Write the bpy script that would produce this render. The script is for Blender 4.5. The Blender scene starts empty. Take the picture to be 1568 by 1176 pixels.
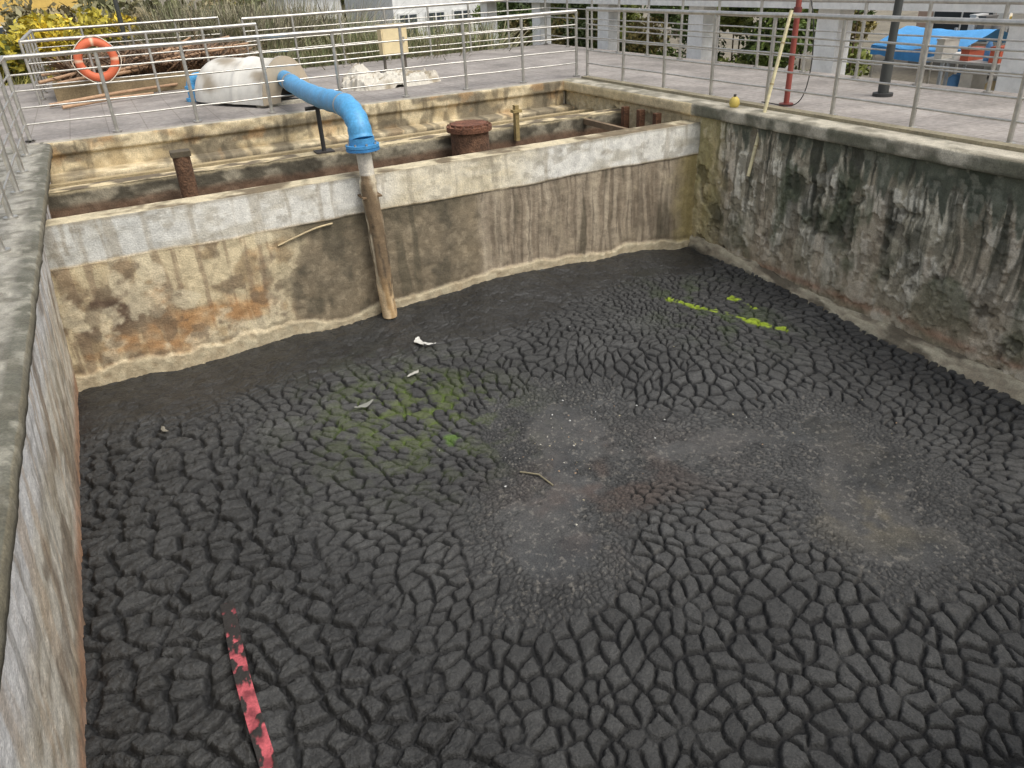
import bpy, math, random
import numpy as np
from mathutils import Matrix, Vector
random.seed(4); RS=np.random.RandomState(11)
scene=bpy.context.scene

# ------------------------------------------------------------ helpers
def lin(c):
    c=np.asarray(c,dtype=np.float64)/255.0
    return np.where(c<=0.04045,c/12.92,((c+0.055)/1.055)**2.4)
def sstep(a,b,x):
    t=np.clip((x-a)/(b-a),0,1); return t*t*(3-2*t)
def h2(ix,iy,s):
    n=(ix.astype(np.int64)*374761393+iy.astype(np.int64)*668265263+s*974634777)&0xffffffff
    n=((n^(n>>13))*1274126177)&0xffffffff
    n=((n^(n>>15))*2246822519)&0xffffffff
    n=n^(n>>16)
    return (n&0xffffff)/float(0x1000000)
def vn(x,y,s=0):
    x=np.asarray(x,float);y=np.asarray(y,float)
    ix=np.floor(x).astype(np.int64);iy=np.floor(y).astype(np.int64)
    fx=x-ix;fy=y-iy;fx=fx*fx*(3-2*fx);fy=fy*fy*(3-2*fy)
    a=h2(ix,iy,s);b=h2(ix+1,iy,s);c=h2(ix,iy+1,s);d=h2(ix+1,iy+1,s)
    return (a*(1-fx)+b*fx)*(1-fy)+(c*(1-fx)+d*fx)*fy
def fbm(x,y,o=4,s=0):
    r=0;a=.5;t=0
    for i in range(o):
        r=r+a*vn(x*2**i+i*17.3,y*2**i-i*9.1,s+i*7);t+=a;a*=.5
    return r/t
def vor(x,y,s,jit=.42):
    ix=np.floor(x).astype(np.int64);iy=np.floor(y).astype(np.int64)
    best=np.full(x.shape,1e9);bx=np.zeros_like(x);by=np.zeros_like(x);cx=ix.copy();cy=iy.copy()
    for dx in(-1,0,1):
        for dy in(-1,0,1):
            jx=ix+dx;jy=iy+dy
            px=jx+.5+(h2(jx,jy,s)-.5)*2*jit;py=jy+.5+(h2(jx,jy,s+91)-.5)*2*jit
            d=(px-x)**2+(py-y)**2;m=d<best
            best=np.where(m,d,best);bx=np.where(m,px,bx);by=np.where(m,py,by);cx=np.where(m,jx,cx);cy=np.where(m,jy,cy)
    e=np.full(x.shape,1e9)
    for dx in(-2,-1,0,1,2):
        for dy in(-2,-1,0,1,2):
            if dx==0 and dy==0: continue
            jx=cx+dx;jy=cy+dy
            px=jx+.5+(h2(jx,jy,s)-.5)*2*jit;py=jy+.5+(h2(jx,jy,s+91)-.5)*2*jit
            vx=px-bx;vy=py-by;L=np.sqrt(vx*vx+vy*vy)+1e-9
            d=(((px+bx)/2-x)*vx+((py+by)/2-y)*vy)/L
            e=np.minimum(e,d)
    return e,h2(cx,cy,s+55),np.sqrt(best)

class MB:
    def __init__(s): s.V=[];s.C=[];s.L=[];s.T=[];s.M=[];s.S=[];s.n=0;s.mats=[];s.extra={}
    def mi(s,m):
        if m not in s.mats:s.mats.append(m)
        return s.mats.index(m)
    def add(s,V,F,mat,col=(1,1,1),smooth=False):
        V=np.asarray(V,float).reshape(-1,3);n=len(V)
        col=np.asarray(col,float)
        if col.ndim==1: col=np.tile(col,(n,1))
        s.V.append(V);s.C.append(col.reshape(-1,3))
        k=s.mi(mat)
        if isinstance(F,np.ndarray):
            s.L.append((F+s.n).ravel());s.T.append(np.full(len(F),F.shape[1]));m=len(F)
        else:
            s.L.append(np.array([i+s.n for f in F for i in f]));s.T.append(np.array([len(f) for f in F]));m=len(F)
        s.M.append(np.full(m,k));s.S.append(np.full(m,smooth));s.n+=n
    def box(s,a,b,mat,col=(1,1,1)):
        x0,y0,z0=a;x1,y1,z1=b
        V=np.array([[x0,y0,z0],[x1,y0,z0],[x1,y1,z0],[x0,y1,z0],[x0,y0,z1],[x1,y0,z1],[x1,y1,z1],[x0,y1,z1]],float)
        s.add(V,[(0,3,2,1),(4,5,6,7),(0,1,5,4),(1,2,6,5),(2,3,7,6),(3,0,4,7)],mat,col)
    def tube(s,P,r,mat,col=(1,1,1),k=10,cap=True):
        P=np.asarray(P,float);n=len(P);r=np.broadcast_to(np.asarray(r,float),(n,))
        T=np.gradient(P,axis=0);T/=np.linalg.norm(T,axis=1)[:,None]+1e-12
        u=np.cross(T[0],[0,0,1.]); 
        if np.linalg.norm(u)<1e-3:u=np.cross(T[0],[0,1.,0])
        u/=np.linalg.norm(u);A=np.arange(k)*2*math.pi/k;V=[]
        for i in range(n):
            u=u-T[i]*np.dot(u,T[i]);u/=np.linalg.norm(u);w=np.cross(T[i],u)
            V.append(P[i]+r[i]*(np.cos(A)[:,None]*u+np.sin(A)[:,None]*w))
        F=[]
        for i in range(n-1):
            for j in range(k):
                F.append((i*k+j,i*k+(j+1)%k,(i+1)*k+(j+1)%k,(i+1)*k+j))
        s.add(np.concatenate(V),F,mat,col,True)
        if cap:
            cc=np.asarray(col,float)
            s.add(V[0],[tuple(range(k-1,-1,-1))],mat,cc[:k] if cc.ndim==2 else cc)
            s.add(V[-1],[tuple(range(k))],mat,cc[-k:] if cc.ndim==2 else cc)
    def grid(s,P,col,mat,smooth=True,flip=False):
        a,b=P.shape[:2];I=np.arange(a*b).reshape(a,b)
        F=np.stack([I[:-1,:-1],I[1:,:-1],I[1:,1:],I[:-1,1:]],-1).reshape(-1,4)
        if flip:F=F[:,::-1].copy()
        col=np.asarray(col,float)
        s.add(P.reshape(-1,3),F,mat,col if col.ndim==1 else col.reshape(-1,3),smooth)
    def leaves(s,C,size,mat,col):
        n=len(C);a=RS.normal(size=(n,3));a/=np.linalg.norm(a,axis=1)[:,None]
        b=RS.normal(size=(n,3));b=np.cross(a,b);b/=np.linalg.norm(b,axis=1)[:,None]
        sz=(size*(.6+.8*RS.rand(n)))[:,None]
        V=np.stack([C-a*sz,C+b*sz*.45,C+a*sz,C-b*sz*.45],1).reshape(-1,3)
        s.add(V,np.arange(4*n).reshape(n,4),mat,np.repeat(col,4,axis=0))
    def blades(s,B,H,W,lean,mat,col,curve=.5):
        n=len(B);ang=RS.rand(n)*2*math.pi;d=np.stack([np.cos(ang),np.sin(ang),0*ang],1)
        wv=np.stack([-np.sin(ang+RS.rand(n)),np.cos(ang),0*ang],1)
        up=np.array([0,0,1.]);R=[]
        for t,wf in((0,1),(.35,1.),(.7,.75),(1,.08)):
            c=B+up*(H*t*(1-.25*lean*t))[:,None]+d*(H*lean*(t**2)*curve)[:,None]
            R+= [c-wv*(W*wf)[:,None],c+wv*(W*wf)[:,None]]
        V=np.stack(R,1).reshape(-1,3);b=np.arange(n)[:,None]*8
        F=np.concatenate([b+np.array([[0,1,3,2]]),b+np.array([[2,3,5,4]]),b+np.array([[4,5,7,6]])])
        s.add(V,F,mat,np.repeat(col,8,axis=0))
    def done(s,name):
        me=bpy.data.meshes.new(name);V=np.concatenate(s.V);L=np.concatenate(s.L);T=np.concatenate(s.T)
        me.vertices.add(len(V));me.vertices.foreach_set('co',V.astype(np.float32).ravel())
        me.loops.add(len(L));me.loops.foreach_set('vertex_index',L.astype(np.int32))
        me.polygons.add(len(T));st=np.concatenate([[0],np.cumsum(T)[:-1]])
        me.polygons.foreach_set('loop_start',st.astype(np.int32));me.polygons.foreach_set('loop_total',T.astype(np.int32))
        me.polygons.foreach_set('material_index',np.concatenate(s.M).astype(np.int32))
        me.polygons.foreach_set('use_smooth',np.concatenate(s.S))
        for m in s.mats: me.materials.append(m)
        me.update(calc_edges=True)
        at=me.color_attributes.new('Col','FLOAT_COLOR','POINT')
        C=np.clip(np.concatenate(s.C),0,1);C=np.concatenate([C,np.ones((len(C),1))],1)
        at.data.foreach_set('color',C.astype(np.float32).ravel())
        for k,v in s.extra.items():
            a=me.attributes.new(k,'FLOAT','POINT');a.data.foreach_set('value',v.astype(np.float32).ravel())
        me.validate()
        o=bpy.data.objects.new(name,me);scene.collection.objects.link(o);return o

# ------------------------------------------------------------ materials
def mat(name,base=(1,1,1),rough=.8,metal=0,noise=(.25,6,6),bump=(.3,40,.01),noise2=None,spec=.5):
    m=bpy.data.materials.new(name);m.use_nodes=True;nt=m.node_tree;N=nt.nodes;K=nt.links
    b=N['Principled BSDF'];b.inputs['Roughness'].default_value=rough;b.inputs['Metallic'].default_value=metal
    b.inputs['Specular IOR Level'].default_value=spec
    at=N.new('ShaderNodeAttribute');at.attribute_name='Col'
    tc=N.new('ShaderNodeTexCoord')
    mx=N.new('ShaderNodeMix');mx.data_type='RGBA';mx.blend_type='MULTIPLY';mx.inputs[0].default_value=1
    K.new(at.outputs['Color'],mx.inputs[6]);mx.inputs[7].default_value=(*base,1)
    cur=mx.outputs[2]
    for nz in (noise,noise2):
        if not nz: continue
        n=N.new('ShaderNodeTexNoise');n.inputs['Scale'].default_value=nz[1];n.inputs['Detail'].default_value=nz[2];n.inputs['Roughness'].default_value=.65
        K.new(tc.outputs['Object'],n.inputs['Vector'])
        r=N.new('ShaderNodeMapRange');r.inputs[1].default_value=.3;r.inputs[2].default_value=.7
        r.inputs[3].default_value=1-nz[0];r.inputs[4].default_value=1+nz[0]*.6
        K.new(n.outputs[0],r.inputs[0])
        m2=N.new('ShaderNodeMix');m2.data_type='RGBA';m2.blend_type='MULTIPLY';m2.inputs[0].default_value=1
        K.new(cur,m2.inputs[6]);K.new(r.outputs[0],m2.inputs[7]);cur=m2.outputs[2]
    K.new(cur,b.inputs['Base Color'])
    if bump:
        n=N.new('ShaderNodeTexNoise');n.inputs['Scale'].default_value=bump[1];n.inputs['Detail'].default_value=6
        K.new(tc.outputs['Object'],n.inputs['Vector'])
        bp=N.new('ShaderNodeBump');bp.inputs['Strength'].default_value=bump[0];bp.inputs['Distance'].default_value=bump[2]
        K.new(n.outputs[0],bp.inputs['Height']);K.new(bp.outputs[0],b.inputs['Normal'])
    return m
M_wall=mat('stained_concrete',rough=.88,noise=(.28,9,10),noise2=(.30,70,6),bump=(.7,55,.010))
M_conc=mat('weathered_concrete',base=tuple(lin((198,190,170))),rough=.9,noise=(.35,2.2,10),noise2=(.3,30,8),bump=(.6,45,.01))
M_steel=mat('stainless_steel',base=(.54,.52,.47),rough=.38,metal=.8,noise=(.25,12,5),bump=None)
M_rust=mat('rusty_iron',base=tuple(lin((124,90,70))),rough=.92,noise=(.6,8,10),noise2=(.5,40,5),bump=(1,40,.02))
M_blue=mat('blue_hose',base=tuple(lin((84,160,208))),rough=.5,noise=(.25,5,8),noise2=(.2,40,6),bump=(.3,14,.02))
M_plain=mat('painted',rough=.6,noise=(.18,5,8),bump=(.2,30,.005))
M_frp=mat('fibreglass',rough=.5,noise=(.16,4,8),bump=(.1,8,.01))
M_leaf=mat('foliage',rough=.65,noise=(.3,3,4),bump=None)
M_ground=mat('dirt_ground',base=tuple(lin((130,122,105))),rough=.95,noise=(.4,.5,10),noise2=(.3,8,8),bump=(.6,10,.03))
M_bamboo=mat('bamboo',rough=.6,noise=(.3,10,6),bump=None)
M_cloth=mat('tarpaulin',rough=.7,noise=(.15,6,8),bump=(.4,20,.02))

M_pave=mat('paving',base=tuple(lin((156,149,142))),rough=.85,noise=(.42,1.1,12),noise2=(.3,14,8),bump=(.4,50,.006))
nt=M_pave.node_tree;N=nt.nodes;K=nt.links
br=N.new('ShaderNodeTexBrick');br.offset=0;br.inputs['Scale'].default_value=1;br.inputs['Brick Width'].default_value=.5;br.inputs['Row Height'].default_value=.5
br.inputs['Mortar Size'].default_value=.007;br.inputs['Color1'].default_value=(1,1,1,1);br.inputs['Color2'].default_value=(.88,.88,.87,1);br.inputs['Mortar'].default_value=(.66,.64,.61,1)
tc=[n for n in N if n.type=='TEX_COORD'][0];K.new(tc.outputs['Object'],br.inputs['Vector'])
b=N['Principled BSDF'];src=b.inputs['Base Color'].links[0].from_socket
mm=N.new('ShaderNodeMix');mm.data_type='RGBA';mm.blend_type='MULTIPLY';mm.inputs[0].default_value=1
K.new(src,mm.inputs[6]);K.new(br.outputs[0],mm.inputs[7]);K.new(mm.outputs[2],b.inputs['Base Color'])

M_sl=mat('sludge',rough=.8,noise=(.3,14,10),noise2=(.5,90,6),bump=(.9,80,.011),spec=.4)
nt=M_sl.node_tree;N=nt.nodes;K=nt.links;b=N['Principled BSDF']
wa=N.new('ShaderNodeAttribute');wa.attribute_name='Wet'
mr=N.new('ShaderNodeMapRange');mr.inputs[3].default_value=.72;mr.inputs[4].default_value=.20
K.new(wa.outputs['Fac'],mr.inputs[0]);K.new(mr.outputs[0],b.inputs['Roughness'])
mr2=N.new('ShaderNodeMapRange');mr2.inputs[3].default_value=1.0;mr2.inputs[4].default_value=.30
bp=[n for n in N if n.type=='BUMP'][0];K.new(wa.outputs['Fac'],mr2.inputs[0]);K.new(mr2.outputs[0],bp.inputs['Strength'])

# ------------------------------------------------------------ sludge
SZ=-2.05
def seg_d(x,y,a,b):
    ax,ay=a;bx,by=b;t=np.clip(((x-ax)*(bx-ax)+(y-ay)*(by-ay))/((bx-ax)**2+(by-ay)**2),0,1)
    return np.hypot(x-ax-t*(bx-ax),y-ay-t*(by-ay))
def sl_base(x,y):
    prof=.20*np.exp(-((x-4.3)/1.4)**2)+.07*np.exp(-((x-2.6)/.5)**2)+.06*np.exp(-((x-1.3)/.4)**2)+.09*np.exp(-((x-6.3)/.5)**2)+.01
    prof=prof+.05*(fbm(x*1.7,x*0,3,5)-.5)
    z=SZ+prof*np.exp(-((8.75-y)/.75)**2)
    z=z+.05*(fbm(x*.9,y*.9,3,3)-.5)-.13*sstep(4.8,7.0,x)*sstep(7.6,4.5,y)
    z=z+.04*np.exp(-((x+.1)/.5)**2)*sstep(8,6.5,y)*(fbm(x*2,y*1.2,3,8))
    return z
dx=.0088
xs=np.arange(-1.2,7.45,dx);ys=np.arange(.25,8.75,dx)
X,Y=np.meshgrid(xs,ys,indexing='ij')
wx=X+.16*(fbm(X*1.6,Y*1.6,3,21)-.5)+.05*(fbm(X*8,Y*8,3,22)-.5)+.014*(fbm(X*30,Y*30,2,23)-.5)
wy=Y+.16*(fbm(X*1.6,Y*1.6,3,31)-.5)+.05*(fbm(X*8,Y*8,3,32)-.5)+.014*(fbm(X*30,Y*30,2,33)-.5)
S1=seg_d(X,Y,(2.1,3.75),(3.15,5.4));S2=seg_d(X,Y,(5.0,3.9),(4.45,2.65));S3=seg_d(X,Y,(3.0,4.7),(5.0,3.85))
nz=fbm(X*3,Y*3,5,41)-.5;nz2=fbm(X*14,Y*14,3,43)-.5
wd=np.minimum(np.minimum(S1,S2),S3+.17)
wet=1-sstep(.20,.36,wd+nz*.7+nz2*.3)
wetn=1-sstep(.30,1.0,np.minimum(np.minimum(S1,S2),S3+.1)+nz*.7)
qx,qy=wx.copy(),wy.copy()
for (cx,cy,R,k) in ((2.8,4.6,1.5,.75),(4.7,3.2,1.3,.7),(5.3,7.0,1.5,.5)):
    r2=((wx-cx)**2+(wy-cy)**2)/R**2;g=k*np.exp(-r2);qx+= (wx-cx)*g;qy+=(wy-cy)*g
e1,id1,f1=vor(qx/.126,qy/.120,5,.45)
e2,id2,f2=vor(qx/.056+7,qy/.056+3,15,.46)
e1=e1*.122;e2=e2*.056
fb=fbm(X*30,Y*30,3,51);fc=fbm(X*9,Y*9,4,52)
mB=sstep(7.15,7.75,Y+.8*(fbm(X*1.5,Y*1.5,3,61)-.5)-.40*sstep(4.3,6.3,X))
mL=sstep(.60,.10,X+.5*(fbm(X*2,Y*2,3,71)-.5)-.15*(7-Y))*(1-mB)
mF=sstep(.25,.7,wetn)
cw=.0045+.011*fbm(X*3,Y*3,3,9)+.006*(fb-.5)
c1=sstep(cw*.35,cw+.008,e1)
c1=np.clip(c1*.93+.07*sstep(0,.05,e1),0,1)
heal=sstep(.64,.75,fbm(X*6,Y*6,3,19));c1=np.clip(c1+.45*heal,0,1)
c2=sstep(.001,.011,e2)
e4,id4,f4=vor(qx/.05,qy/.05,35,.47);sub=sstep(0,.007,e4*.05)
H1=(.033+.010*(id1-.5))*c1+.004*sstep(0,.05,e1)+.011*(fb-.5)+.010*(fc-.5)-.004*(1-sub)*c1
H2=.011*c2+.005*(id2-.5)+.006*(fb-.5)
e3,id3,f3=vor(wx/.185+3,wy/.145+1,25,.46);e3=e3*.165
c3=sstep(.004,.030,e3+.016*(fc-.5))
H3=.044*c3*(.7+.6*id3)+.06*(fbm(X*5,Y*5,5,81)-.5)+.022*(fb-.5)-.005*(1-sub)
HB=.06*(fbm(X*4,Y*4,4,91)-.5)+.012*(fb-.5)+.005*sstep(0,.015,e1)
H=H1*(1-mF)+H2*mF+.016*mF
H=H*(1-wet)+(.022+.002*fb)*wet
H=H*(1-mL)+H3*mL
H=H*(1-mB)+(HB+.02)*mB
Z=sl_base(X,Y)+H
top=lin((72,72,70));dark=lin((13,13,13));
c=c1*(1-mF)+(.30+.70*c2)*mF
c=c*(1-mL)+(.08+.60*c3)*mL;c=c*(1-mB)+(.42+.22*fc)*mB
c=c*(1-wet)+.9*wet
tone=(.55+.65*fbm(X*1.2,Y*1.2,4,101))*(.82+.36*id1)*(.9+.2*sub)
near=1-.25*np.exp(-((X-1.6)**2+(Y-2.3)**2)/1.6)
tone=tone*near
col=dark[None,None]*(1-c[...,None])+top[None,None]*(c*tone)[...,None]
def tint(col,m,cc,a=1):
    m=(np.clip(m,0,1)*a)[...,None];return col*(1-m)+lin(cc)*m
col=tint(col,wet*sstep(.35,.65,fbm(X*2.5,Y*2.5,5,105)),(82,80,76),.7)
col=tint(col,wetn*sstep(.69,.75,fbm(X*40,Y*40,2,107)),(120,116,108),.6)
bn=np.exp(-(((X-2.9)/.8)**2+((Y-4.2)/.6)**2))*sstep(.4,.7,fbm(X*4,Y*4,4,111))
col=tint(col,bn*c,(88,68,56),.5)
bn2=np.exp(-(((X-4.4)/.4)**2+((Y-2.9)/.4)**2))
col=tint(col,bn2*sstep(.4,.7,fbm(X*5,Y*5,4,115)),(110,102,82),.5)
ga=np.exp(-(((X-1.9)/.75)**2+((Y-6.2)/.85)**2))*sstep(.42,.66,fbm(X*7,Y*7,4,121))
col=tint(col,ga*(1.2-c),(98,118,44),.8);col=tint(col,ga*c,(88,96,56),.65)
g2=np.exp(-(((X-6.0)/.6)**2+((Y-6.6)/.8)**2))*sstep(.45,.7,fbm(X*4,Y*4,4,131));col=tint(col,g2,(66,84,30),.6)
s1=seg_d(X,Y,(5.72,7.1),(6.0,6.5));s2=seg_d(X,Y,(6.06,6.35),(6.36,5.72));s3=seg_d(X,Y,(6.4,6.75),(6.5,6.35))
sw=np.minimum(np.minimum(s1,s2),s3+.01)+.22*(fbm(X*9,Y*9,5,141)-.5)+.05*(1-c1)
col=tint(col,sstep(.065,.015,sw),(150,172,36),.85)
s4=np.hypot(X-2.05,Y-5.55)+.2*(fbm(X*9,Y*9,3,145)-.5);col=tint(col,sstep(.10,.03,s4),(92,124,44),.7)
sl=MB();P=np.stack([X,Y,Z],-1);sl.grid(P,col,M_sl)
sl.extra['Wet']=np.clip(wet*.95+.6*mB+.2*mL,0,1)
sl.done('sludge')

# ------------------------------------------------------------ back (weir) wall
def cmix(a,b,m): m=np.clip(m,0,1)[...,None];return a*(1-m)+b*m
bw=MB()
xs=np.arange(-1.08,7.42,.0125);zs=np.arange(-2.35,-.2499,.0125);zs=np.append(zs,-.25)
A,B=np.meshgrid(xs,zs,indexing='ij')
Aw=A+.10*(fbm(A*2,B*2,3,200)-.5)
streak=fbm(Aw*14,B*.9,5,201);streak2=fbm(Aw*5,B*.6,4,205);st3=fbm(Aw*28,B*1.6,4,207);big=fbm(A*1.3,B*1.8,4,211);fine=fbm(A*14,B*14,4,221);med=fbm(A*5,B*5,4,231)
base=cmix(lin((140,126,102)),lin((112,102,84)),med*1.3-.2)
base=cmix(base,lin((164,150,124)),sstep(.5,.7,fine)*.5)
base=cmix(base,lin((82,76,62)),sstep(.54,.66,fbm(A*3,B*2.4,6,233))*.65)
cR=cmix(lin((140,126,106)),lin((190,176,152)),(streak-.3)*1.9)
cR=cmix(cR,lin((106,94,78)),sstep(.52,.66,st3)*.65)
cR=cmix(cR,lin((112,98,80)),sstep(.56,.76,streak2)*.5)
cR=cmix(cR,lin((176,162,136)),sstep(.45,.7,med)*.35)
base=cmix(base,cR,sstep(3.75,3.95,A+.12*(med-.5)))
mL_=1-sstep(1.25,1.6,A+.35*(B+1.1)*-1+.7*(fbm(A*2.4,B*3,5,241)-.5))
cL=cmix(lin((210,194,158)),lin((172,152,118)),sstep(.4,.65,med))
cL=cmix(cL,lin((150,130,104)),sstep(.5,.62,streak)*.7)
cL=cmix(cL,lin((188,134,76)),sstep(.46,.72,fbm(A*2.6,B*3.4,6,251)+.22*np.exp(-((B+1.6)/.2)**2)-.10)*.6)
cL=cmix(cL,lin((98,80,64)),np.exp(-(((A+.6)/.55)**2+((B+1.25)/.28)**2))*sstep(.33,.56,fbm(A*7,B*7,6,253))*1.3)
cL=cmix(cL,lin((230,218,186)),sstep(.54,.66,fbm(A*3.3,B*4,6,255))*.55)
cL=cmix(cL,lin((118,102,82)),sstep(.57,.67,fbm(A*6,B*5,6,257))*.6)
base=cmix(base,cL,mL_)
edgeL=np.exp(-((mL_-.5)/.2)**2)*(mL_>.05);base=cmix(base,lin((222,206,170)),edgeL*.6)
base=cmix(base,lin((92,84,66)),sstep(-.95,-.72,B+.25*(streak-.5))*sstep(1.2,1.7,A)*sstep(4.0,3.5,A)*.75)
base=cmix(base,lin((80,74,58)),sstep(.61,.73,streak2)*sstep(1.3,1.8,A)*.65)
base=cmix(base,lin((188,170,112)),sstep(6.85,7.2,A+.3*(med-.5))*.7)
fr=sl_base(A,A*0+8.6)+.10+.16*(fbm(A*2.1,A*0,4,261)-.35)+.16*sstep(1.8,.4,A)*fbm(A*2.5,A*0+4,3,262)
mf=sstep(.03,-.01,B-fr-.05*(fine-.5))
base=cmix(base,cmix(lin((214,202,170)),lin((166,148,118)),fine*1.3-.2),mf*.85)
base=cmix(base,lin((98,84,66)),np.exp(-((B-fr-.05)/.03)**2)*.4*sstep(.4,.6,med))
bt=-.68+.05*(fbm(A*1.5,A*0,4,271)-.5)
mb_=sstep(-.004,.006,B-bt)
cW=cmix(lin((228,225,214)),lin((200,194,178)),sstep(.45,.75,fbm(A*3,B*8,4,281)))
cW=cmix(cW,lin((230,212,168)),sstep(2.4,3.0,A)*sstep(5.0,4.2,A)*.5)
cW=cmix(cW,lin((190,192,187)),sstep(1.0,-.2,A)*.5)
cW=cmix(cW,lin((164,154,134)),sstep(.56,.70,streak)*.55)
cW=cmix(cW,lin((144,134,114)),sstep(.58,.68,fbm(A*7,B*9,6,283))*.45)
cW=cmix(cW,lin((206,176,120)),np.exp(-((B-bt)/.02)**2)*.5)
cW=cmix(cW,lin((140,128,104)),sstep(-.30,-.25,B+.05*(med-.5))*.6)
base=cmix(base,cW,mb_)
base=cmix(base,lin((60,54,44)),np.exp(-((B-bt+.012)/.007)**2)*.4*sstep(.35,.55,big))
Yd=8.6-.014*mb_-.018*mL_*(1-mb_)+.012*(fine-.5)*(1-mb_)-.03*mf*(1-mb_)-.014*(med-.5)*(1-mb_)
bw.grid(np.stack([A,Yd,B],-1),base,M_wall,flip=False)
xs2=np.arange(-1.08,7.42,.02);ys2=np.linspace(8.585,8.88,14)
A,B=np.meshgrid(xs2,ys2,indexing='ij');n1=fbm(A*4,B*4,4,291)
bw.grid(np.stack([A,B,-.2499+.008*(n1-.5)*(B>8.6)],-1),cmix(lin((205,192,160)),lin((120,106,82)),sstep(.42,.66,n1)),M_wall)
bw.box((-1.08,8.7,-2.4),(7.42,8.881,-.262),M_conc,lin((190,170,140)))
bw.done('weir_wall')

# ------------------------------------------------------------ right wall
rw=MB()
ys=np.arange(.2,12.25,.012);zs=np.arange(-2.4,-.139,.011)
A,B=np.meshgrid(ys,zs,indexing='ij')
Aw=A+.12*(fbm(A*2,B*2,3,300)-.5)
streak=fbm(Aw*9,B*.8,5,301);s2_=fbm(Aw*4,B*.5,4,305);fine=fbm(A*16,B*12,4,311);med=fbm(A*4,B*4,4,321);big=fbm(A*1.2,B*1.5,4,331)
s3_=fbm(Aw*20,B*1.2,5,307);fl=fbm(A*6+.6*med,B*5,6,309);fl2=fbm(A*11,B*8,5,313)
c=cmix(lin((216,208,186)),lin((176,168,146)),sstep(.35,.65,med))
c=cmix(c,lin((240,234,216)),sstep(.51,.58,fl)*.65)
c=cmix(c,lin((128,122,104)),sstep(.55,.61,fl2)*.65)
c=cmix(c,lin((178,158,134)),sstep(.5,.66,s2_)*.4)
c=cmix(c,lin((112,108,90)),sstep(.51,.62,s3_)*sstep(-2.1,-.8,B)*.75)
c=cmix(c,lin((64,66,54)),sstep(.54,.64,streak)*sstep(-2.1,-.5,B)*.9)
c=cmix(c,lin((90,98,74)),sstep(.55,.66,fbm(A*2.2,B*1.3,6,341))*.7)
lowb=sstep(-1.3,-1.9,B+.4*(med-.5));c=cmix(c,lin((172,156,130)),lowb*.4)
c=cmix(c,lin((176,130,104)),np.exp(-((B+1.93-.08*(big-.5))/.05)**2)*.5*sstep(.35,.6,med))
lim=-.16-.26*sstep(8.3,4,A)+1.1*(streak-.55)*sstep(8.6,7,A)-.15*(big-.5)+.35*(s3_-.5)
ms=sstep(-.05,.04,B-lim)
cm=cmix(lin((78,84,70)),lin((106,110,94)),sstep(.4,.65,med))
cm=cmix(cm,lin((168,166,148)),sstep(.58,.66,fl2)*.45)
c=cmix(c,cm,ms*.93)
c=cmix(c,lin((206,190,132)),sstep(7.9,8.4,A+.3*(med-.5))*(A<8.6)*.6)
c=cmix(c,lin((214,196,156)),(A>8.6)*.9)
holes=sstep(.66,.71,fbm(A*3.2,B*2.6,6,351))*(1-ms)
c=cmix(c,c*.55,holes)
Xd=7.33-.020*(med-.5)-.020*(fine-.5)+.03*holes-.012*(streak-.5)-.016*(1-ms)*sstep(.51,.56,fl)+.010*sstep(.55,.61,fl2)
rw.grid(np.stack([Xd,A,B],-1),c,M_wall)
ys=np.arange(.2,8.62,.02);ts=np.linspace(0,1,30);A,T=np.meshgrid(ys,ts,indexing='ij')
w=(.14+.22*sstep(8.6,3,A))*(.8+.4*fbm(A*1.5,A*0,3,361));n1=fbm(A*7,T*6,5,371)
z0=-1.86-.17*sstep(8.4,5.5,A)
hx=7.335-w*T;hz=z0-.24*T**1.6+.04*(n1-.5)+.05*(fbm(A*2.3,A*0,4,372)-.5)
ch=cmix(lin((150,140,120)),lin((186,178,154)),sstep(.3,.7,n1));ch=cmix(ch,lin((88,80,66)),sstep(.5,.65,fbm(A*3,T*2,5,375))*.85);ch=cmix(ch,lin((50,48,44)),sstep(.5,.95,T+.5*(n1-.5))*.85)
rw.grid(np.stack([hx,A,hz],-1),ch,M_wall,flip=True)
rw.done('tank_wall')

# left wall
lw=MB()
ys=np.arange(.2,12.25,.014);zs=np.linspace(-2.35,-.10,150)
A,B=np.meshgrid(ys,zs,indexing='ij')
streak=fbm(A*8,B*.9,5,401);fine=fbm(A*16,B*12,4,411);med=fbm(A*4,B*4,4,421)
c=cmix(lin((226,218,200)),lin((180,168,146)),sstep(.35,.7,med))
c=cmix(c,lin((242,240,236)),sstep(-.95,-.55,B+.25*(med-.5))*.8)
c=cmix(c,lin((196,172,142)),sstep(.5,.66,streak)*.55)
c=cmix(c,lin((182,130,92)),sstep(-1.66,-1.92,B+.16*(streak-.5))*.75)
c=cmix(c,lin((130,112,92)),sstep(.57,.68,fbm(A*2.2,B*2,6,431))*.6)
c=cmix(c,lin((110,100,86)),sstep(.6,.7,fbm(A*10,B*1.5,5,433))*.4)
c=cmix(c,lin((130,140,104)),sstep(-.18,-.1,B+.08*(fine-.5))*.5)
Xl=-.80+.1*(B)+.012*(fine-.5)+.015*(med-.5)-.02
lw.grid(np.stack([Xl,A,B],-1),c,M_wall,flip=True)
def dens(prof):
    pp=[]
    for (a,b_),(c_,d_) in zip(prof[:-1],prof[1:]):
        n=max(2,int(math.hypot(a-c_,b_-d_)/.03))
        for i in range(n): pp.append((a+(c_-a)*i/n,b_+(d_-b_)*i/n))
    pp.append(prof[-1]);return np.array(pp)
ys=np.arange(.2,12.25,.02)
pp=dens([(-1.35,0),(-.78,0),(-.745,-.012),(-.735,-.03),(-.735,-.095),(-.80,-.10)])
A=np.repeat(ys[:,None],len(pp),1);PX=np.repeat(pp[:,0][None],len(ys),0);PZ=np.repeat(pp[:,1][None],len(ys),0)
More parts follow.
